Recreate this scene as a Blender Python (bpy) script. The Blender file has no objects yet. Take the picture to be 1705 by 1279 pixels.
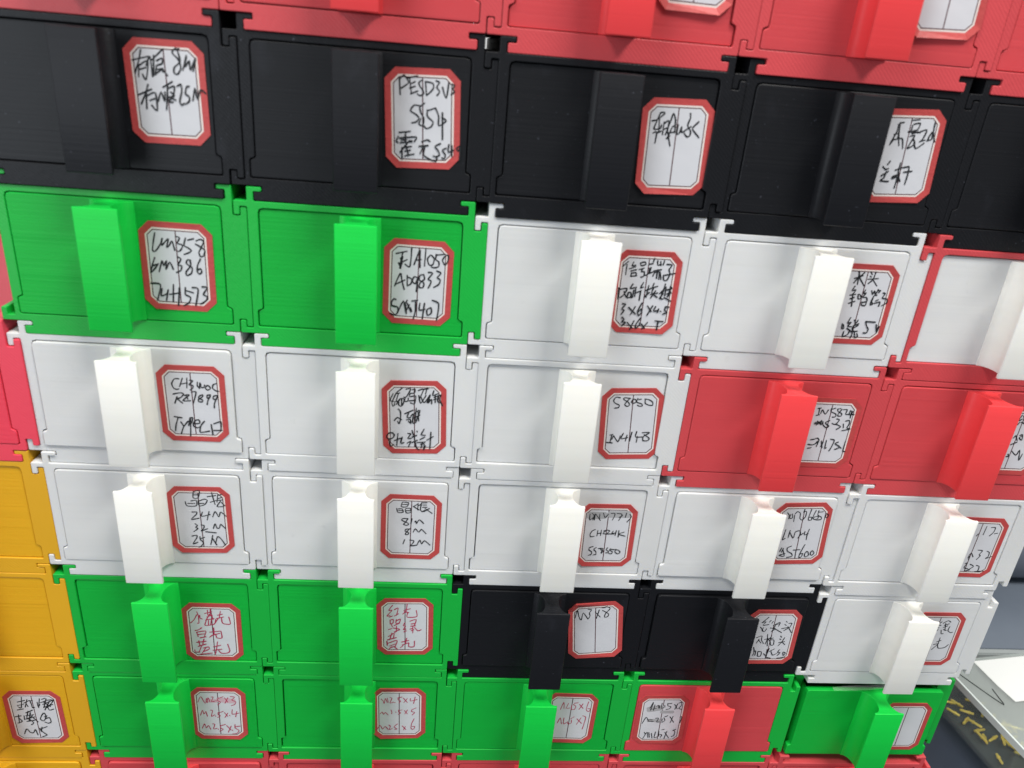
import bpy, bmesh, math, random
from mathutils import Vector, Matrix
random.seed(7)
scene = bpy.context.scene
COL = scene.collection
W, H = 60.0, 38.52568           # pitch of the interlocking grid, mm
VD = 310.4                      # desk surface, mm below the top of the first row
def P(u, v, w):                 # wall coordinates in mm (right, down, into the wall) -> world metres
    return Vector((u / 1000, w / 1000, (VD - v) / 1000))

# ------------------------------------------------------------------ camera
CR = [[0.9949531, -0.0806025, -0.0597619], [0.0494971, 0.9123374, -0.4064363], [0.0872829, 0.401427, 0.9117226]]
CC = [112.521, 39.0364, -194.8687]
cam_d = bpy.data.cameras.new('camera')
cam = bpy.data.objects.new('camera', cam_d)
COL.objects.link(cam)
ax = lambda a: Vector((a[0], a[2], -a[1]))
m = Matrix.Identity(4)
for i, a in enumerate((ax(CR[0]), -ax(CR[1]), -ax(CR[2]))):
    m[0][i], m[1][i], m[2][i] = a
m.translation = P(*CC)
cam.matrix_world = m
cam_d.sensor_width = 36
cam_d.lens = 1276.080 / 1705 * 36
cam_d.clip_start = 0.01
cam_d.clip_end = 50
cam_d.dof.use_dof = True
cam_d.dof.focus_distance = 0.262
cam_d.dof.aperture_fstop = 17
scene.camera = cam

# ------------------------------------------------------------------ light
world = bpy.data.worlds.new('World')
scene.world = world
world.use_nodes = True
bg = world.node_tree.nodes['Background']
bg.inputs[0].default_value = (0.88, 0.93, 1.0, 1)
bg.inputs[1].default_value = 0.26
def area(name, loc, target, sx, sy, power, col):
    d = bpy.data.lights.new(name, 'AREA')
    d.shape = 'RECTANGLE'; d.size = sx; d.size_y = sy; d.energy = power; d.color = col
    o = bpy.data.objects.new(name, d); COL.objects.link(o)
    o.location = P(*loc)
    o.rotation_euler = (P(*target) - o.location).to_track_quat('-Z', 'Y').to_euler()
area('ceiling_panel', (600, -1000, -520), (160, 150, 0), 0.42, 0.3, 17, (1.0, 0.975, 0.925))
area('ceiling_panel', (-380, -1050, -470), (160, 150, 0), 0.42, 0.3, 10, (1.0, 0.98, 0.94))
area('window', (-560, 60, -900), (60, 120, 0), 0.5, 0.7, 4.2, (0.86, 0.93, 1.0))
scene.view_settings.view_transform = 'Standard'
scene.view_settings.look = 'None'
scene.view_settings.exposure = 0.04
scene.view_settings.gamma = 1.0
scene.render.engine = 'CYCLES'

# ------------------------------------------------------------------ helpers
def tag(o, label=None, cat=None, group=None, kind=None):
    if label: o['label'] = label
    if cat: o['category'] = cat
    if group: o['group'] = group
    if kind: o['kind'] = kind
    return o
def link(name, mesh, mats, parent=None):
    if not isinstance(mats, (list, tuple)): mats = [mats]
    if not mesh.materials:
        for mm in mats: mesh.materials.append(mm)
    o = bpy.data.objects.new(name, mesh)
    COL.objects.link(o)
    if not isinstance(mesh, bpy.types.Curve):
        for i, mm in enumerate(mats):
            o.material_slots[i].link = 'OBJECT'; o.material_slots[i].material = mm
    if parent: o.parent = parent
    return o
def to_mesh(bm, name, smooth=None):
    bmesh.ops.recalc_face_normals(bm, faces=bm.faces)
    me = bpy.data.meshes.new(name)
    bm.to_mesh(me); bm.free()
    if smooth:
        for p in me.polygons: p.use_smooth = True
        me.set_sharp_from_angle(angle=math.radians(smooth))
    return me
L3 = lambda u, v, w: (u / 1000, w / 1000, -v / 1000)     # the same axes, local to a cell
def area2(l): return sum(l[i][0] * l[(i + 1) % len(l)][1] - l[(i + 1) % len(l)][0] * l[i][1] for i in range(len(l)))
def offset(loop, d):            # d > 0 shrinks the loop
    s = 1 if area2(loop) > 0 else -1
    out = []
    n = len(loop)
    for i in range(n):
        p0, p1, p2 = Vector(loop[i - 1]), Vector(loop[i]), Vector(loop[(i + 1) % n])
        a, b = (p1 - p0).normalized(), (p2 - p1).normalized()
        na, nb = Vector((-a.y, a.x)) * s, Vector((-b.y, b.x)) * s
        k = na + nb
        k = k / max(0.3, k.dot(na)) if k.length > 1e-6 else na
        out.append((p1.x + k.x * d, p1.y + k.y * d))
    return out
def soften(loop, r, seg=2, special=None):    # rounds every corner a little
    out = []
    n = len(loop)
    for i in range(n):
        p0, p1, p2 = Vector(loop[i - 1]), Vector(loop[i]), Vector(loop[(i + 1) % n])
        rr = (special or {}).get(i, r)
        rr = min(rr, (p1 - p0).length * .45, (p2 - p1).length * .45)
        a, b = p1 + (p0 - p1).normalized() * rr, p1 + (p2 - p1).normalized() * rr
        for k in range(seg + 1):
            t = k / seg
            q = a * (1 - t) ** 2 + p1 * 2 * t * (1 - t) + b * t * t
            out.append((q.x, q.y))
    return out
def slab(bm, outer, holes, depth, bev, w0=0.0, back=True):
    """a flat profile in (u, v) pushed back by depth, its front rim rounded by bev"""
    rings = []
    front_edges = []
    for j, lp in enumerate([outer] + holes):
        sg = 1 if j == 0 else -1
        rs = []
        for d, w in ((bev, 0), (bev * .3, bev * .3), (0, bev), (0, depth)):
            rs.append([bm.verts.new(L3(x, y, w + w0)) for x, y in offset(lp, d * sg)])
        n = len(lp)
        for a, b in zip(rs, rs[1:]):
            for i in range(n):
                bm.faces.new((a[i], a[(i + 1) % n], b[(i + 1) % n], b[i]))
        front_edges += [bm.edges.get((rs[0][i], rs[0][(i + 1) % n])) for i in range(n)]
        rings.append(rs)
    if holes:
        bmesh.ops.triangle_fill(bm, use_beauty=True, use_dissolve=False, edges=front_edges)
        if back:
            be = [bm.edges.get((r[3][i], r[3][(i + 1) % len(r[3])])) for r in rings for i in range(len(r[3]))]
            bmesh.ops.triangle_fill(bm, use_beauty=True, use_dissolve=False, edges=be)
    else:
        bm.faces.new(rings[0][0]); bm.faces.new(list(reversed(rings[0][3])))
def box(bm, a, b, f=L3):
    (x0, y0, z0), (x1, y1, z1) = a, b
    v = [bm.verts.new(f(x, y, z)) for x in (x0, x1) for y in (y0, y1) for z in (z0, z1)]
    for q in ((0, 1, 3, 2), (4, 6, 7, 5), (0, 4, 5, 1), (2, 3, 7, 6), (0, 2, 6, 4), (1, 5, 7, 3)):
        bm.faces.new([v[i] for i in q])

# ------------------------------------------------------------------ materials
def new_mat(name):
    mt = bpy.data.materials.new(name); mt.use_nodes = True
    return mt, mt.node_tree.nodes, mt.node_tree.links, mt.node_tree.nodes['Principled BSDF']
def plastic(name, col, rough=.42, frame=False, sss=.0, spec=.5, dirt=0.0, bump=.21, specks=False):
    mt, N, K, b = new_mat(name)
    b.inputs['Roughness'].default_value = rough
    b.inputs['Specular IOR Level'].default_value = spec
    if sss:
        b.inputs['Subsurface Weight'].default_value = sss
        b.inputs['Subsurface Radius'].default_value = (1.0, .85, .6)
        b.inputs['Subsurface Scale'].default_value = .003
    tc = N.new('ShaderNodeTexCoord'); oi = N.new('ShaderNodeObjectInfo')
    rnd = N.new('ShaderNodeMath'); rnd.operation = 'MULTIPLY'; rnd.inputs[1].default_value = 37.0
    K.new(oi.outputs['Random'], rnd.inputs[0])
    def noise(sc, detail=2.0):
        mp = N.new('ShaderNodeMapping'); mp.inputs['Scale'].default_value = sc
        K.new(tc.outputs['Object'], mp.inputs['Vector'])
        n = N.new('ShaderNodeTexNoise'); n.noise_dimensions = '4D'
        n.inputs['Scale'].default_value = 1.0; n.inputs['Detail'].default_value = detail
        K.new(mp.outputs['Vector'], n.inputs['Vector']); K.new(rnd.outputs[0], n.inputs['W'])
        return n.outputs['Fac']
    def math2(op, a, bb):
        x = N.new('ShaderNodeMath'); x.operation = op
        for i, s in enumerate((a, bb)):
            if isinstance(s, (int, float)): x.inputs[i].default_value = s
            else: K.new(s, x.inputs[i])
        return x.outputs[0]
    if frame:       # top skin of the print: diagonal extrusion lines
        mp = N.new('ShaderNodeMapping'); mp.inputs['Rotation'].default_value = (0, math.radians(45), 0)
        K.new(tc.outputs['Object'], mp.inputs['Vector'])
        wv = N.new('ShaderNodeTexWave'); wv.inputs['Scale'].default_value = 420
        wv.inputs['Distortion'].default_value = 1.5; wv.inputs['Detail Scale'].default_value = 2
        K.new(mp.outputs['Vector'], wv.inputs['Vector'])
        hgt = math2('ADD', math2('MULTIPLY', wv.outputs['Fac'], .30), math2('MULTIPLY', noise((700, 700, 700), 3), .8))
    else:           # upright print: horizontal layer lines, some coarse bands
        coarse = noise((2, 2, 190), 1)
        st = N.new('ShaderNodeMapRange'); st.inputs['From Min'].default_value = .60; st.inputs['From Max'].default_value = .66
        K.new(coarse, st.inputs['Value'])
        hgt = math2('ADD', math2('MULTIPLY', noise((6, 6, 1500), 3), 1.0), math2('MULTIPLY', st.outputs[0], .35))
    bp = N.new('ShaderNodeBump'); bp.inputs['Strength'].default_value = bump; bp.inputs['Distance'].default_value = .0003
    K.new(hgt, bp.inputs['Height']); K.new(bp.outputs['Normal'], b.inputs['Normal'])
    # filament colour wanders a little from print to print and along the print
    var = math2('ADD', math2('MULTIPLY', noise((5, 5, 260) if not frame else (60, 60, 60), 2), .10), .95)
    var = math2('ADD', var, math2('MULTIPLY', math2('SUBTRACT', oi.outputs['Random'], .5), .07))
    if dirt:
        g = N.new('ShaderNodeMapRange'); g.inputs['From Min'].default_value = .68; g.inputs['From Max'].default_value = .80
        K.new(noise((230, 230, 230), 4), g.inputs['Value'])
        var = math2('SUBTRACT', var, math2('MULTIPLY', g.outputs[0], dirt))
    if specks:      # dust and scuffs on the dark filament
        g = N.new('ShaderNodeMapRange'); g.inputs['From Min'].default_value = .70; g.inputs['From Max'].default_value = .78
        K.new(noise((1100, 1100, 1100), 2), g.inputs['Value'])
        g2 = N.new('ShaderNodeMapRange'); g2.inputs['From Min'].default_value = .62; g2.inputs['From Max'].default_value = .85
        K.new(noise((110, 110, 60), 5), g2.inputs['Value'])
        var = math2('ADD', var, math2('ADD', math2('MULTIPLY', g.outputs[0], 9.0), math2('MULTIPLY', g2.outputs[0], 1.6)))
    mx = N.new('ShaderNodeMix'); mx.data_type = 'RGBA'; mx.blend_type = 'MULTIPLY'; mx.inputs[0].default_value = 1
    mx.inputs[6].default_value = (*col, 1); K.new(var, mx.inputs[7])
    K.new(mx.outputs[2], b.inputs['Base Color'])
    return mt
def simple(name, col, rough=.6, spec=.3, metal=0.0, noise=0.0, nscale=200):
    mt, N, K, b = new_mat(name)
    b.inputs['Base Color'].default_value = (*col, 1); b.inputs['Roughness'].default_value = rough
    b.inputs['Specular IOR Level'].default_value = spec; b.inputs['Metallic'].default_value = metal
    if noise:
        tc = N.new('ShaderNodeTexCoord'); n = N.new('ShaderNodeTexNoise'); n.inputs['Scale'].default_value = nscale; n.inputs['Detail'].default_value = 4
        K.new(tc.outputs['Object'], n.inputs['Vector'])
        r = N.new('ShaderNodeMapRange'); r.inputs['To Min'].default_value = 1 - noise; r.inputs['To Max'].default_value = 1 + noise
        K.new(n.outputs['Fac'], r.inputs['Value'])
        mx = N.new('ShaderNodeMix'); mx.data_type = 'RGBA'; mx.blend_type = 'MULTIPLY'; mx.inputs[0].default_value = 1
        mx.inputs[6].default_value = (*col, 1); K.new(r.outputs[0], mx.inputs[7]); K.new(mx.outputs[2], b.inputs['Base Color'])
        bp = N.new('ShaderNodeBump'); bp.inputs['Strength'].default_value = .15; bp.inputs['Distance'].default_value = .001
        K.new(n.outputs['Fac'], bp.inputs['Height']); K.new(bp.outputs['Normal'], b.inputs['Normal'])
    return mt
def clear(name, tint, haze, rough=.08):
    mt, N, K, b = new_mat(name)
    out = N['Material Output']
    tr = N.new('ShaderNodeBsdfTransparent'); tr.inputs[0].default_value = (*tint, 1)
    b.inputs['Base Color'].default_value = (.8, .84, .82, 1); b.inputs['Roughness'].default_value = rough
    fr = N.new('ShaderNodeFresnel'); fr.inputs[0].default_value = 1.45
    ad = N.new('ShaderNodeMath'); ad.operation = 'ADD'; ad.use_clamp = True; ad.inputs[1].default_value = haze
    ge = N.new('ShaderNodeNewGeometry'); fm = N.new('ShaderNodeMath'); fm.operation = 'MULTIPLY_ADD'   # the far side of a thin wall mirrors nothing more
    fm.inputs[1].default_value = -1; fm.inputs[2].default_value = 1; K.new(ge.outputs['Backfacing'], fm.inputs[0])
    fb = N.new('ShaderNodeMath'); fb.operation = 'MULTIPLY'; K.new(fr.outputs[0], fb.inputs[0]); K.new(fm.outputs[0], fb.inputs[1])
    K.new(fb.outputs[0], ad.inputs[0])
    mx = N.new('ShaderNodeMixShader'); K.new(ad.outputs[0], mx.inputs[0]); K.new(tr.outputs[0], mx.inputs[1]); K.new(b.outputs[0], mx.inputs[2])
    K.new(mx.outputs[0], out.inputs['Surface'])
    return mt
SH = dict(red=(.61, .066, .076), pink=(.80, .058, .098), black=(.0065, .007, .009), green=(.004, .43, .045), white=(.705, .71, .705), orange=(.74, .39, .012))
PF = {k: plastic('printed_' + k + '_front', c, spec=.34 if k == 'black' else .3, bump=.12 if k == 'white' else .2, specks=k == 'black', sss=0 if k == 'black' else .25, rough=.46, dirt=.10 if k == 'white' else 0) for k, c in SH.items()}
PS = {k: plastic('printed_' + k + '_shell', c, frame=True, rough=.45, sss=.3 if k == 'white' else 0, spec=.3 if k == 'black' else .5, dirt=.12 if k == 'white' else 0, bump=.12 if k == 'white' else .22, specks=k == 'black') for k, c in SH.items()}
HC = dict(SH); HC['white'] = (.90, .89, .83); HC['red'] = (.84, .060, .066); HC['green'] = (.005, .57, .058); HC['black'] = (.0085, .009, .0115)  # same filament as the fronts; the handles' brighter lighting is put into the colour
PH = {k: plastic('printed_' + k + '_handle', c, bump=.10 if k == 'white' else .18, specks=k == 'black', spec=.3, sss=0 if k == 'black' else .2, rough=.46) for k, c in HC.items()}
M_RED = simple('label_red_print', (.50, .066, .064), .5, .4, noise=.06, nscale=900)
M_PAPER = simple('label_paper', (.64, .645, .675), .55, .3, noise=.025, nscale=120)
M_CREAM = simple('label_rim', (.78, .70, .66), .55, .3)
M_LINE = simple('label_line', (.07, .012, .018), .6, .2)
INK = dict(k=simple('black_ink', (.018, .019, .021), .5, .3), r=simple('red_ink', (.46, .040, .095), .5, .3),
           g=simple('smudged_ink', (.40, .40, .41), .6, .2), p=simple('smeared_red_ink', (.62, .42, .47), .6, .2))

# ------------------------------------------------------------------ setting
def sheet(name, corners, mat):
    me = bpy.data.meshes.new(name); me.from_pydata([tuple(c) for c in corners], [], [tuple(range(len(corners)))])
    return tag(link(name, me, mat), kind='structure')
M_DESK = simple('dark_desk', (.022, .030, .048), .55, .4, noise=.25, nscale=60)
sheet('desk', [P(-900, VD, -700), P(1300, VD, -700), P(1300, VD, 900), P(-900, VD, 900)], M_DESK)
sheet('back_wall', [P(-900, VD, 700), P(1300, VD, 700), P(1300, -900, 700), P(-900, -900, 700)], simple('pale_wall', (.74, .75, .75), .8))

# ------------------------------------------------------------------ the interlocking shell: one profile, drawn in one cell (mm)
shell_outer = [(1.5,-1.55),(5.15,-1.55),(5.15,-.45),(3.1,-.45),(3.1,1.95),(56.35,1.95),(56.35,-.45),(54.3,-.45),(54.3,-1.55),(57.95,-1.55),
 (57.95,5.75),(59.85,5.75),(59.85,3.6),(61.4,3.6),(61.4,35.05),(59.85,35.05),(59.85,33.1),(57.95,33.1),(57.95,36.75),(54.1,36.75),(54.1,38.2),
 (56.15,38.2),(56.15,40.33),(3.3,40.33),(3.3,38.2),(5.35,38.2),(5.35,36.75),(-1.8,36.75),(-1.8,33.3),(-.35,33.3),(-.35,35.3),(1.5,35.3),
 (1.5,3.35),(-.35,3.35),(-.35,5.5),(-1.8,5.5),(-1.8,1.95),(1.5,1.95)]
mouth = [(4.05,3.55),(55.2,3.55),(55.2,29.9),(56.45,30.3),(56.45,34.9),(2.75,34.9),(2.75,30.3),(4.05,29.9)]
DEPTH = 105
bm = bmesh.new()
slab(bm, soften(shell_outer, .34), [soften(mouth, .5, 2, {0: 1.3, 1: 1.3})], DEPTH, .16)
box(bm, (2.9, 3.7, 103), (56.3, 34.75, 104.5))
ME_SHELL = to_mesh(bm, 'drawer_shell')

# ------------------------------------------------------------------ the drawer: front plate with its tray, and the spool-shaped handle
plate = offset(mouth, .22)
bm = bmesh.new()
slab(bm, soften(plate, .5, 2, {0: 1.2, 1: 1.2}), [], 2.0, .22)
for a, b in (((4.6, 5.5, 1.9), (5.8, 34.3, 100)), ((53.4, 5.5, 1.9), (54.6, 34.3, 100)), ((5.7, 33.1, 1.9), (53.5, 34.3, 100)), ((5.7, 5.5, 98.8), (53.5, 33.2, 100))):
    box(bm, a, b)
ME_PLATE = to_mesh(bm, 'front_panel')
HX, HW, HD = 29.3, 5.15, 10.0
right = [(HW, .8), (HW, -.35)]
for k in range(1, 14):
    t = math.pi * k / 14
    right.append((HW - 2.95 * math.sin(t) ** .85, -(4.8 - 4.45 * math.cos(t))))
right += [(HW, -9.25), (HW, -9.85), (HW - .15, -HD)]
prof = right + [(-x, w) for x, w in reversed(right)]
bm = bmesh.new()
for top, e in ((4.05, 1), ):
    rs = []
    for v, ins in ((4.05, .16), (4.12, .05), (4.25, 0), (34.45, 0), (34.65, .07), (34.75, .22)):
        pr = offset(prof, ins) if ins else prof
        rs.append([bm.verts.new(L3(HX + x, v, w)) for x, w in pr])
    n = len(prof)
    for a, b in zip(rs, rs[1:]):
        for i in range(n): bm.faces.new((a[i], a[(i + 1) % n], b[(i + 1) % n], b[i]))
    bm.faces.new(rs[0]); bm.faces.new(list(reversed(rs[-1])))
ME_HANDLE = to_mesh(bm, 'handle', 35)

# ------------------------------------------------------------------ paper labels and handwriting
def octa(cx, cy, ang, w, h, ch):
    c, s = math.cos(ang), math.sin(ang)
    x, y = w / 2, h / 2
    pts = [(-x + ch, -y), (x - ch, -y), (x, -y + ch), (x, y - ch), (x - ch, y), (-x + ch, y), (-x, y - ch), (-x, -y + ch)]
    return [(cx + a * c - b * s, cy + a * s + b * c) for a, b in pts], c, s
def paper(name, cx, cy, deg, w, h, lift=(0, 0, 0, 0)):
    """printed sticker: red border, pale rim, thin line, white field with a centre line; lift raises single corners, mm"""
    ang = math.radians(deg)
    bm = bmesh.new()
    rings = []
    for k, (ex, ch) in enumerate(((4.15, 2.55), (1.12, 1.80), (.24, 1.5), (-.26, 1.36))):
        pts, c, s = octa(cx, cy, ang, w + ex, h + ex, ch)
        ring = []
        for i, (x, y) in enumerate(pts):
            z = -.12 - (lift[(0, 1, 1, 2, 2, 3, 3, 0)[i]] if k == 0 else 0)
            ring.append(bm.verts.new(L3(x, y, z)))
        rings.append(ring)
    rim = [bm.verts.new((v.co.x, 0.00001, v.co.z)) for v in rings[0]]
    for i in range(8):
        bm.faces.new((rim[i], rim[(i + 1) % 8], rings[0][(i + 1) % 8], rings[0][i])).material_index = 0
        for k in range(3):
            f = bm.faces.new((rings[k][i], rings[k][(i + 1) % 8], rings[k + 1][(i + 1) % 8], rings[k + 1][i])); f.material_index = (0, 1, 2)[k]
    r = rings[3]
    def cut(i, j, off):             # a point on the edge i-j, off mm from the centre line
        a, b = r[i].co, r[j].co
        x = cx + off * math.cos(ang)
        t = .5 + off / (a - b).length / 1000 * (1 if i < j else -1)
        return bm.verts.new(a.lerp(b, t))
    t0, t1, b0, b1 = cut(0, 1, -.10), cut(0, 1, .10), cut(5, 4, -.10), cut(5, 4, .10)
    t0.co = r[0].co.lerp(r[1].co, .5 - .14 / ((r[0].co - r[1].co).length * 1000)); t1.co = r[0].co.lerp(r[1].co, .5 + .14 / ((r[0].co - r[1].co).length * 1000))
    b0.co = r[5].co.lerp(r[4].co, .5 - .14 / ((r[5].co - r[4].co).length * 1000)); b1.co = r[5].co.lerp(r[4].co, .5 + .14 / ((r[5].co - r[4].co).length * 1000))
    for q, mi in (((r[0], t0, b0, r[5], r[6], r[7]), 1 + 2), ((t0, t1, b1, b0), 2), ((t1, r[1], r[2], r[3], r[4], b1), 1 + 2)):
        bm.faces.new(q).material_index = mi
    me = to_mesh(bm, name)
    return me
PAPER_MATS = [M_RED, M_CREAM, M_LINE, M_PAPER]
def strokes_mesh(data):
    bm = bmesh.new()
    mats = []
    z = -.15
    for item in data.split(';'):
        hd, body = item.split(':')
        if hd[0] not in mats: mats.append(hd[0])
        mi = mats.index(hd[0]); pen = int(hd[1:]) / 100 * 1.03
        nums = [int(x) / 100 for x in body.split()]
        pts = [Vector((nums[i], nums[i + 1])) for i in range(0, len(nums), 2)]
        if len(pts) > 2:            # the hand rounds its corners
            sm = []
            ext = [pts[0]] + pts + [pts[-1]]
            for i in range(1, len(ext) - 2):
                p0, p1, p2, p3 = ext[i - 1:i + 3]
                for k in range(4):
                    t = k / 4
                    q = .5 * (2 * p1 + (p2 - p0) * t + (2 * p0 - 5 * p1 + 4 * p2 - p3) * t * t + (3 * p1 - p0 - 3 * p2 + p3) * t ** 3)
                    sm.append(q * .75 + (p1.lerp(p2, t)) * .25)
            pts = sm + [pts[-1]]
        clean = [pts[0]]
        for q in pts[1:]:
            if (q - clean[-1]).length > .03: clean.append(q)
        if len(clean) < 2: clean.append(clean[0] + Vector((.1, .05)))
        pts = clean
        n = len(pts)
        d0 = (pts[0] - pts[1]).normalized() * pen * .35; d1 = (pts[-1] - pts[-2]).normalized() * pen * .25
        pts = [pts[0] + d0] + pts + [pts[-1] + d1]
        n = len(pts); ph = random.random() * 6
        prev = None
        for i, q in enumerate(pts):
            t = (pts[min(i + 1, n - 1)] - pts[max(i - 1, 0)])
            t = t.normalized() if t.length > 1e-6 else Vector((1, 0))
            nn = Vector((-t.y, t.x))
            wd = pen * .5 * (1 + .16 * math.sin(ph + i * .9)) * (.55 if i in (0, n - 1) else 1)
            pair = [bm.verts.new(L3(q.x + nn.x * wd * s, q.y + nn.y * wd * s, z)) for s in (1, -1)]
            if prev:
                bm.faces.new((prev[0], prev[1], pair[1], pair[0])).material_index = mi
            prev = pair; z -= .00025
        z -= .0006
    for f in bm.faces:
        f.normal_update()
        if f.normal.y > 0: f.normal_flip()
    me = bpy.data.meshes.new('handwriting'); bm.to_mesh(me); bm.free()
    return me, [INK[k] for k in mats]

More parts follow.
